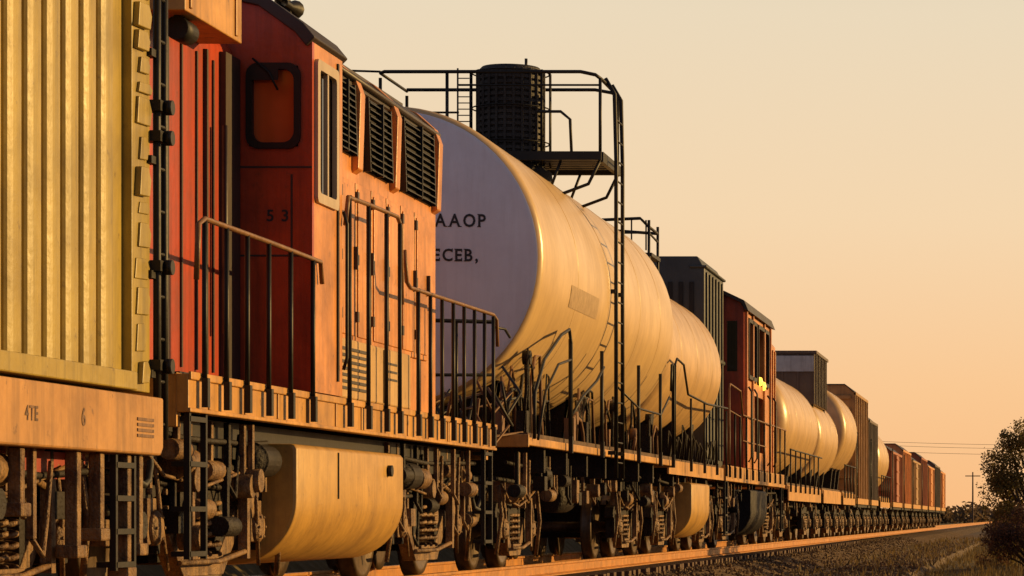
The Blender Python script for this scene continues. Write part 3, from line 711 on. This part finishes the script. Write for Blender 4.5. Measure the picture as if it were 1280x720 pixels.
b=B(); hp2=[(-5.9,1.59),(-5.9,4.5),(-6.1,4.72),(-8.1,4.72),(-8.3,4.5),(-8.3,1.59)]
b.prism(hp2,'y',64.6,68.0)
for k in range(6): b.box(-5.901,-5.86,64.8+k*.58,64.86+k*.58,1.6,4.4)
part(b,'engine_cover',M_loco_sunlit,l2,bevel=.03)
b=B(); b.prism([(-5.98,1.6),(-5.98,4.8),(-6.2,4.95),(-8.0,4.95),(-8.3,4.8),(-8.3,1.6)],'y',59.0,64.3); core=part(b,'dark_cab_core',M_roof,l2)  # solid dark block paints in the shade inside the cab openings
b=B()
def wp(ya,yb,za,zb): b.box(-6.0,-5.70,ya,yb,za,zb)
wp(58.85,59.25,1.59,4.75); wp(63.9,64.55,1.59,4.75); wp(61.1,61.3,3.35,4.62); wp(59.25,63.9,4.62,4.76); wp(59.25,63.9,3.1,3.35); wp(59.25,60.2,1.59,3.1); wp(62.9,63.9,1.59,3.1); wp(60.2,62.9,1.59,1.95)
pr2=[(-5.72,1.59),(-5.72,4.75),(-5.8,4.9),(-6.2,5.05),(-8.0,5.05),(-8.4,4.9),(-8.5,4.75),(-8.5,1.59)]
b.prism(pr2,'y',58.75,58.86,1); b.prism(pr2,'y',64.5,64.6)
for y in (58.95,60.25,62.8,64.3): b.box(-5.701,-5.66,y-.08,y+.08,1.6,4.7)
cab2=part(b,'cab',[M_loco_sunlit,M_loco_shaded],l2)  # end wall's shade is put in by the redder copy of the paint
b=B(); b.prism([(-5.62,4.70),(-5.70,4.9),(-6.1,5.09),(-8.1,5.09),(-8.48,4.9),(-8.54,4.72),(-8.5,4.72),(-8.4,4.85),(-8.0,5.06),(-6.2,5.06),(-5.75,4.85),(-5.69,4.72)],'y',58.6,64.8); part(b,'cab_roof',M_roof,l2,cab2)
for (a,c,z0,z1) in ((59.3,61.05,3.38,4.6),(61.35,63.85,3.38,4.6)):
    b=B(); ring(b,rrect(a,c,z0,z1,.1),rrect(a+.08,c-.08,z0+.08,z1-.08,.08),'x',-5.71,-5.66); w=part(b,'window_frame',M_black,l2,cab2)
b=B(); b.box(-6.05,-5.85,58.74,58.75,3.5,4.5); part(b,'end_window',M_glassd,l2,cab2)
for y,z in ((61.5,3.42),(62.3,3.36)):
    b=B(); b.lathe([(.0001,.07),(.08,.05),(.10,0)],(-5.66,y,z),'x',18); part(b,'amber_lamp',M_lamp,l2,cab2)
for y in (58.9,60.1,63.1,64.5):
    bent(l2,[(-5.64,y,1.7),(-5.58,y,1.8),(-5.58,y,3.1),(-5.64,y,3.2)],.02,'grab_iron')
X=-5.66
railing(l2,[(X,55.3,1.6),(X,55.35,3.0),(X,55.5,3.1),(X,57.5,3.05),(X,57.9,2.6),(X,63,2.6),(X,68.1,2.6)],2.6,[55.4,56.4,57.4,58.7,60,61.3,62.6,63.9,65.2,66.5,67.8],1.35,x=X,mid=.5)
b=B(); b.prism([(x,z) for x,z in fp],'y',60,63.6,0,True); part(b,'fuel_tank',M_dust,l2,bevel=.02)
bogie(l2,57.6,'loco'); bogie(l2,66.2,'loco'); under_clutter(l2,55.4,68,43,1.28,-5.8,20); steps(l2,55.3); steps(l2,67.7)

# ------------------------------------------------------------------ cars beyond
def barrel_car(y0,y1,r,zc,hd,kr,label,boxes=(),seg=48,rings=2.4,posts=True):
    th=thing('tank_car',(CX,(y0+y1)/2,0),label,'tank car','cars of the freight train')
    n=max(2,int((y1-y0)/rings)); 
    tt=lathe_tank(th,r,zc,y0,y1,hd,M_white2,[y0+hd+.2+(y1-y0-2*hd-.4)*i/n for i in range(n+1)],seg=seg,kr=kr)
    tank_underframe(th,y0+.3,y1-.1,r,zc,1.4)
    b=B(); b.box(-5.719,-5.69,y0+.3,y1-.1,1.0,1.35); part(b,'side_sill',M_sill,th)
    bogie(th,y0+1.7,detail=False); bogie(th,y1-1.7,detail=False)
    under_clutter(th,y0+.4,y1-.3,int(y0),1.2,-5.8,int((y1-y0)*.8))
    if posts: railing(th,[(-5.66,y0+.4,2.2),(-5.66,(y0+y1)/2,2.2),(-5.66,y1-.2,2.2)],2.2,[y0+.5+1.5*i for i in range(int((y1-y0)/1.5))],1.2,x=-5.66,rail_mat=M_black)
    for (a,c,z0,z1,mt,band) in boxes:
        b=B(); xs_=-5.95; xf_=2*CX-xs_
        b.box(xf_,xs_,a,c,z0,z1-.05)
        for k in range(int((c-a)/.6)+1): b.box(xs_-.001,xs_+.04,a+.05+k*.6,a+.11+k*.6,z0,z1-.06)
        for k in range(6): b.box(xf_+.1+k*.43,xf_+.15+k*.43,a-.04,a+.001,z0,z1-.06)
        bx=part(b,'raised_box',mt,th,bevel=.01)
        b=B(); b.box(xf_-.05,xs_+.06,a-.06,c+.06,z1-.06,z1+.02); part(b,'lid',M_dgrey,th,bx)
        if band:
            b=B(); b.box(xf_+.02,xs_-.02,a-.055,a-.041,z1-.55,z1-.12); part(b,'pale_band',M_pale,th,bx)
        b=B()
        for x in (xf_+.1,xs_-.1):
            for y in (a+.1,c-.1): b.box(x-.06,x+.06,y-.06,y+.06,zc,z0)
        part(b,'box_support',M_dust,th,bx)
    return th
def ribbed_car(y0,y1,ztop,mat,label,xs=-5.72,roofmat=None,name='boxcar',cat='rail car',zb=1.2,ribs=1.0,door=True,sill=None):
    th=thing(name,(CX,(y0+y1)/2,0),label,cat,'cars of the freight train'); xf=2*CX-xs
    b=B(); b.prism([(xs,zb),(xs,ztop-.25),(xs-.3,ztop),(xf+.3,ztop),(xf,ztop-.25),(xf,zb)],'y',y0+.25,y1-.25)
    n=int((y1-y0-.5)/ribs)
    for i in range(n+1):
        y=y0+.3+(y1-y0-.6)*i/n; b.box(xs-.01,xs+.06,y-.05,y+.05,zb,ztop-.25)
    b.box(xs-.01,xs+.065,y0+.25,y1-.25,ztop-.33,ztop-.23)
    for k in range(8):
        z=zb+.3+(ztop-zb-.7)*k/7; b.box(xf+.1,xs-.1,y0+.19,y0+.26,z-.06,z+.06)
    body=part(b,'body',mat,th,bevel=.01)
    if door:
        m=(y0+y1)/2; b=B(); b.box(xs+.055,xs+.09,m-1.1,m+1.1,zb+.06,ztop-.36)
        for k in range(5):
            if zb+.36+k*.5<ztop-.4: b.box(xs+.089,xs+.115,m-1.05,m+1.05,zb+.3+k*.5,zb+.36+k*.5)
        part(b,'door',mat,th,body)
    b=B(); b.prism([(xs+.02,ztop-.235),(xs-.3,ztop+.03),(xf+.3,ztop+.03),(xf-.02,ztop-.235),(xf+.3,ztop+.005),(xs-.3,ztop+.005)],'y',y0+.2,y1-.2)
    b.box(CX-.3,CX+.3,y0+.25,y1-.25,ztop+.06,ztop+.1); part(b,'roof',roofmat or M_roof,th,body)
    b=B(); b.box(xs-.12,xs+.07,y0+.2,y1-.2,zb-.15,zb+.04); part(b,'side_sill',sill or M_sill,th)
    b=B(); b.box(-7.4,-6.8,y0,y1,.8,zb-.16); b.box(xs-.06,xs,y0,y1,zb-.25,zb-.16); part(b,'underframe',M_dust,th)
    b=B()
    for k in range(7): b.tube([(xs+.08,y0+.35,zb-.3+k*.4),(xs+.08,y0+.75,zb-.3+k*.4)],.015,6)
    for yy in (.35,.75): b.tube([(xs+.08,y0+yy,zb-.35),(xs+.08,y0+yy,zb+2.2)],.015,6)
    part(b,'ladder',M_black,th)
    bogie(th,y0+1.9,detail=False); bogie(th,y1-1.9,detail=False)
    return th
barrel_car(68.9,79.9,1.38,2.9,.8,.5,'golden tank car with low rounded barrel')
barrel_car(80.6,88.3,1.35,2.85,.5,.3,'golden tank car with a pale-banded box on top',[(81.0,85.6,3.7,5.15,M_dgrey,True)],posts=False)
barrel_car(89.0,95.3,1.5,3.25,.5,.3,'short golden cream tank car with rounded ends',seg=40)
ribbed_car(95.9,103.6,4.92,M_gold,'tall golden-brown ribbed hopper car in warm light',xs=-5.78,ribs=.9,door=False,name='hopper_car')
ribbed_car(104.2,110.2,4.3,M_dgrey,'dark brown-grey ribbed hopper car',xs=-5.78,ribs=.9,door=False,name='hopper_car')
barrel_car(110.9,118.6,1.4,2.85,.6,.4,'distant golden tank car with rounded ends',seg=32)
yy=119.3
for i,(ln,zt,mt,lab) in enumerate(((10,3.55,M_dred,'dark red ribbed box car on the track'),(9,3.85,M_dor,'orange ribbed box car on the track'),(11,3.6,M_gold,'golden-brown ribbed box car on the track'),(9,3.95,M_dred,'dark red ribbed box car on the track'),(11,3.7,M_dor,'orange ribbed box car on the track'),(10,3.95,M_dgrey,'dark brown-grey ribbed box car on the track'),(10.5,3.75,M_dor,'orange ribbed box car at the train end'))):
    ribbed_car(yy,yy+ln,zt,mt,lab,ribs=1.2,door=(i%2==0)); yy+=ln+.7

# ------------------------------------------------------------------ track and ground
prof=[(-.07,-.17),(.07,-.17),(.07,-.155),(.012,-.135),(.012,-.04),(.036,-.03),(.036,-.002),(.028,0),(-.028,0),(-.036,-.002),(-.036,-.03),(-.012,-.04),(-.012,-.135),(-.07,-.155)]
for x in (-6.33,-7.87):
    b=B(); b.prism([(x+a,z) for a,z in prof],'y',4,900); structure(b,'rail',M_rail)
sb=B(); sb.box(-1.3,1.3,-.12,.12,-.19,0); sm=sb.mesh('railway_sleeper',[M_wood])
for i in range(110):
    y=32+i*.62
    ob=link('railway_sleeper',sm,None,(CX+R.uniform(-.03,.03),y,-.172)); ob['label']='weathered timber sleeper under the rails'; ob['category']='railway sleeper'; ob['group']='timber sleepers of the track'
b=B(); b.prism([(-10.5,-.62),(-9.3,-.27),(-5.25,-.27),(-4.0,-.66)],'y',2,900); structure(b,'ballast_bed',M_ballast)
b=B(); b.prism([(-17,-.7),(-14.5,1.15),(-13.2,1.2),(-11.2,-.7)],'y',2,190,0); structure(b,'added_light_block_bank',M_ground)  # unseen bank added behind the train to block horizon light under the cars
b=B()
xs=[-4000,-800,-200,-60,-20,-10]+[-9+i*.75 for i in range(0,33)]+[20,40,100,300,1000,4000]
ys=[-200,0,10,20,30]+[32+i*2 for i in range(60)]+[160,180,210,250,300,400,600,1000,2000,5000]
vs=[]
rg=random.Random(2)
for y in ys:
    for x in xs:
        bumpy=.0
        if -4.0<x<18 and 10<y<160: bumpy=rg.uniform(-.05,.05)+.10*math.sin(y*.13+x*.7)*(1 if x>-2 else .3)
        vs.append((x,y,-.62+bumpy))
nx=len(xs)
b.add(vs,[(j*nx+i,j*nx+i+1,(j+1)*nx+i+1,(j+1)*nx+i) for j in range(len(ys)-1) for i in range(nx-1)],0,True)
structure(b,'ground',M_ground)
b=B(); b.prism([(-4.3,-.7),(-4.3,-.50),(-2.4,-.49),(-2.1,-.7)],'y',10,700); structure(b,'gravel_path',M_path)
b=B(); rs=random.Random(9)
for i in range(7000):
    y=36+ (rs.random()**1.7)*90; x=rs.uniform(-6.1,-2.4); 
    zb_=-.27 if x<-5.25 else (-.27-.31*(x+5.25) if x<-4.1 else -.5)
    r=rs.uniform(.02,.055)
    vs=[(x+r*rs.uniform(.6,1.2)*a,y+r*rs.uniform(.6,1.2)*c,zb_+r*rs.uniform(.5,1.1)*d+r*.3) for a,c,d in ((1,0,0),(-1,0,0),(0,1,0),(0,-1,0),(0,0,1),(0,0,-1))]
    b.add(vs,[(0,2,4),(2,1,4),(1,3,4),(3,0,4),(2,0,5),(1,2,5),(3,1,5),(0,3,5)])
o=link('loose_ballast_stones',b.mesh('loose_ballast_stones',[M_ballast])); o['kind']='stuff'
b=B()
for i in range(34000):
    y=36+(rs.random()**1.6)*120; x=rs.uniform(-2.6,4.5) if rs.random()<.85 else rs.uniform(-4.6,-2.6)
    if x<-2.3 and rs.random()<.8: continue
    h=rs.uniform(.06,.28)*(1.3 if x>-1.2 else .7); w=rs.uniform(.006,.016)*(1+y/60); a=rs.uniform(0,6.28); lx,ly=rs.uniform(-.1,.1),rs.uniform(-.1,.1)
    z0=-.68 if x>-2.3 else -.52
    b.add([(x-w*math.cos(a),y-w*math.sin(a),z0),(x+w*math.cos(a),y+w*math.sin(a),z0),(x+lx,y+ly,z0+h+.05)],[(0,1,2)])
o=link('dry_grass',b.mesh('dry_grass',[M_grass])); o['kind']='stuff'

# ------------------------------------------------------------------ vegetation
def crown(b,clumps,n,size,seed):
    rc=random.Random(seed)
    tot=sum(c[3]**2 for c in clumps)
    for cx,cy,cz,cr in clumps:
        for i in range(int(n*cr*cr/tot)):
            d=Vector((rc.gauss(0,1),rc.gauss(0,1),rc.gauss(0,1))).normalized()*cr*(rc.random()**.45)*rc.uniform(.8,1.15)
            p=Vector((cx,cy,cz))+Vector((d.x,d.y,d.z*.85))
            u=Vector((rc.gauss(0,1),rc.gauss(0,1),rc.gauss(0,1))).normalized(); w=u.cross(Vector((rc.gauss(0,1),rc.gauss(0,1),rc.gauss(0,1)))).normalized()
            s=size*rc.uniform(.6,1.4)
            b.add([p-u*s,p+w*s*.5,p+u*s,p-w*s*.5],[(0,1,2,3)])
def tree(name,x,y,h,rad,mat,label,seed,n=7000,size=.035,base=.1,cat='tree',limbs=22,taper=.55):
    th=thing(name,(x,y,-.66),label,cat); rc=random.Random(seed)
    b=B(); tips=[]
    top=(x+rc.uniform(-.2,.2),y,-.66+h*.88)
    b.lathe([(.09,-.05),(.07,.4)],(x,y,-.66),'z',8)
    for i in range(limbs):
        a=rc.uniform(0,6.28); t=rc.uniform(.08,.92); rr_=rad*(1.0-taper*t)*rc.uniform(.6,1.05)
        e=(x+rr_*math.cos(a),y+rr_*math.sin(a),-.66+h*(base+t*(1-base)*.92))
        m=((x+e[0])/2+rc.uniform(-.1,.1),(y+e[1])/2,-.66+h*(base+t*.5))
        b.tube([(x,y,-.66+h*t*.25),m,e],.022,6); tips.append(e)
    b.tube([(x,y,-.66),(x+.05,y,-.66+h*.45),top],.045,8); tips.append(top)
    part(b,'trunk',M_bark,th)
    b=B(); cl=[]
    for e in tips:
        cl.append((e[0],e[1],e[2],rad*rc.uniform(.2,.38)))
        for k in range(2): cl.append((e[0]+rc.uniform(-.3,.3)*rad,e[1]+rc.uniform(-.3,.3)*rad,e[2]+rc.uniform(-.25,.2)*rad,rad*rc.uniform(.1,.22)))
    crown(b,cl,n,size,seed)
    part(b,'crown',mat,th)
tree('tree',0.18,62,3.45,1.2,M_leaf,'small olive-brown tree on dry grass verge',1,26000,.030,limbs=32,taper=.3)
tree('tree',1.2,66,4.3,1.8,M_leaf,'olive-brown tree beside the track verge',5,26000,.034,limbs=28)
tree('shrub',.05,58,1.6,.95,M_leafb,'dry russet shrub among brown grass',2,12000,.026,cat='shrub')
tree('shrub',.9,56,1.8,1.0,M_leafb,'dry russet shrub among brown grass',3,9000,.026,cat='shrub')
tree('shrub',-.5,70,1.3,.8,M_leafb,'low brown shrub beside gravel path',4,8000,.026,cat='shrub')
b=B(); rf=random.Random(12)
cl=[]
for i in range(150):
    x=-150+i*2.4+rf.uniform(-1,1); y=700+rf.uniform(-40,40); s=rf.uniform(1.2,3.4)*(1.5 if rf.random()<.15 else 1)
    cl.append((x,y,-.4+s*.6,s))
crown(b,cl,26000,.6,4)
o=link('far_treeline',b.mesh('far_treeline',[M_far])); o['kind']='stuff'

def pole(x,y,h,lab):
    th=thing('utility_pole',(x,y,-.66),lab,'utility pole','utility poles carrying wires')
    b=B(); b.lathe([(.16,-.2),(.10,h)],(x,y,-.66),'z',8); part(b,'shaft',M_wood,th)
    b=B(); b.box(x-1.2,x+1.2,y-.06,y+.06,h-.66-.7,h-.66-.55); part(b,'crossarm',M_wood,th)
pole(-9.4,470,8.6,'timber utility pole beyond the train'); pole(-42,310,11.8,'tall timber utility pole behind the train'); pole(9,310,9.4,'tall timber utility pole behind trees'); pole(-6.9+1.9,640,8.0,'small distant timber utility pole')
for dx,dz in ((-1.1,0),(1.1,-.35),(0,-1.0)):
    b=B(); pts=[]
    for k in range(25):
        t=k/24; x=-42+51*t; z=(10.6+(8.3-10.6)*t)+dz-1.6*4*t*(1-t)*.5; pts.append((x+dx*.2,310+dx,z))
    b.tube(pts,.018,5)
    o=link('overhead_wire',b.mesh('overhead_wire',[M_rust])); o['label']='thin overhead wire strung between timber poles'; o['category']='wire'; o['group']='overhead wires'

# ------------------------------------------------------------------ light, world, camera
to_sun=Vector((0.88,0.44,0.19)).normalized()
sd=bpy.data.lights.new('sun','SUN'); sd.energy=5.0; sd.angle=math.radians(.6); sd.color=(1.0,.61,.20)
so=bpy.data.objects.new('sun',sd); COL.objects.link(so); so.rotation_euler=to_sun.to_track_quat('Z','Y').to_euler()
w=bpy.data.worlds.new('World'); scene.world=w; w.use_nodes=True; nt=w.node_tree; N,L=nt.nodes,nt.links
bg=N['Background']; bg.inputs['Strength'].default_value=0.1
sky=N.new('ShaderNodeTexSky'); sky.sky_type='NISHITA'; sky.sun_disc=False; sky.sun_elevation=math.asin(to_sun.z); sky.sun_rotation=math.atan2(to_sun.x,to_sun.y); sky.dust_density=5; sky.air_density=1.5
tc=N.new('ShaderNodeTexCoord'); sp=N.new('ShaderNodeSeparateXYZ'); L.new(tc.outputs['Generated'],sp.inputs[0])
cr=N.new('ShaderNodeValToRGB'); L.new(sp.outputs[2],cr.inputs[0])
e=cr.color_ramp.elements; e[0].position=0.0; e[0].color=(1.0,.53,.23,1); e[1].position=1.0; e[1].color=(.07,.08,.11,1)
for p,c in ((.045,(1.0,.61,.31)),(.10,(.95,.70,.44)),(.17,(.86,.72,.52)),(.28,(.40,.35,.29)),(.5,(.11,.11,.13))):
    q=e.new(p); q.color=(*c,1)
cb=N.new('ShaderNodeValToRGB'); L.new(sp.outputs[2],cb.inputs[0])
e=cb.color_ramp.elements; e[0].position=0; e[0].color=(.14,.13,.16,1); e[1].position=1; e[1].color=(.07,.08,.11,1)
q=e.new(.15); q.color=(.34,.33,.41,1); q=e.new(.4); q.color=(.20,.21,.29,1)
mr=N.new('ShaderNodeMapRange'); mr.interpolation_type='SMOOTHSTEP'; mr.inputs[1].default_value=-.1; mr.inputs[2].default_value=.8; L.new(sp.outputs[1],mr.inputs[0])
mx=N.new('ShaderNodeMix'); mx.data_type='RGBA'; L.new(mr.outputs[0],mx.inputs[0]); L.new(cb.outputs[0],mx.inputs[6]); L.new(cr.outputs[0],mx.inputs[7])
sc=N.new('ShaderNodeVectorMath'); sc.operation='SCALE'; sc.inputs[3].default_value=10.0; L.new(mx.outputs[2],sc.inputs[0])
m2=N.new('ShaderNodeMix'); m2.data_type='RGBA'; m2.inputs[0].default_value=.05; L.new(sc.outputs[0],m2.inputs[6]); L.new(sky.outputs[0],m2.inputs[7])
L.new(m2.outputs[2],bg.inputs['Color'])
cam=bpy.data.cameras.new('camera'); co=bpy.data.objects.new('camera',cam); COL.objects.link(co)
co.location=(0,0,.58); co.rotation_euler=(math.radians(90),0,0)
cam.sensor_width=36; cam.lens=3700/1280*36; cam.shift_x=-650/1280; cam.shift_y=288/1280; cam.clip_end=8000; cam.clip_start=.1
scene.camera=co
scene.view_settings.view_transform='Standard'; scene.view_settings.look='None'; scene.view_settings.exposure=0; scene.view_settings.gamma=1
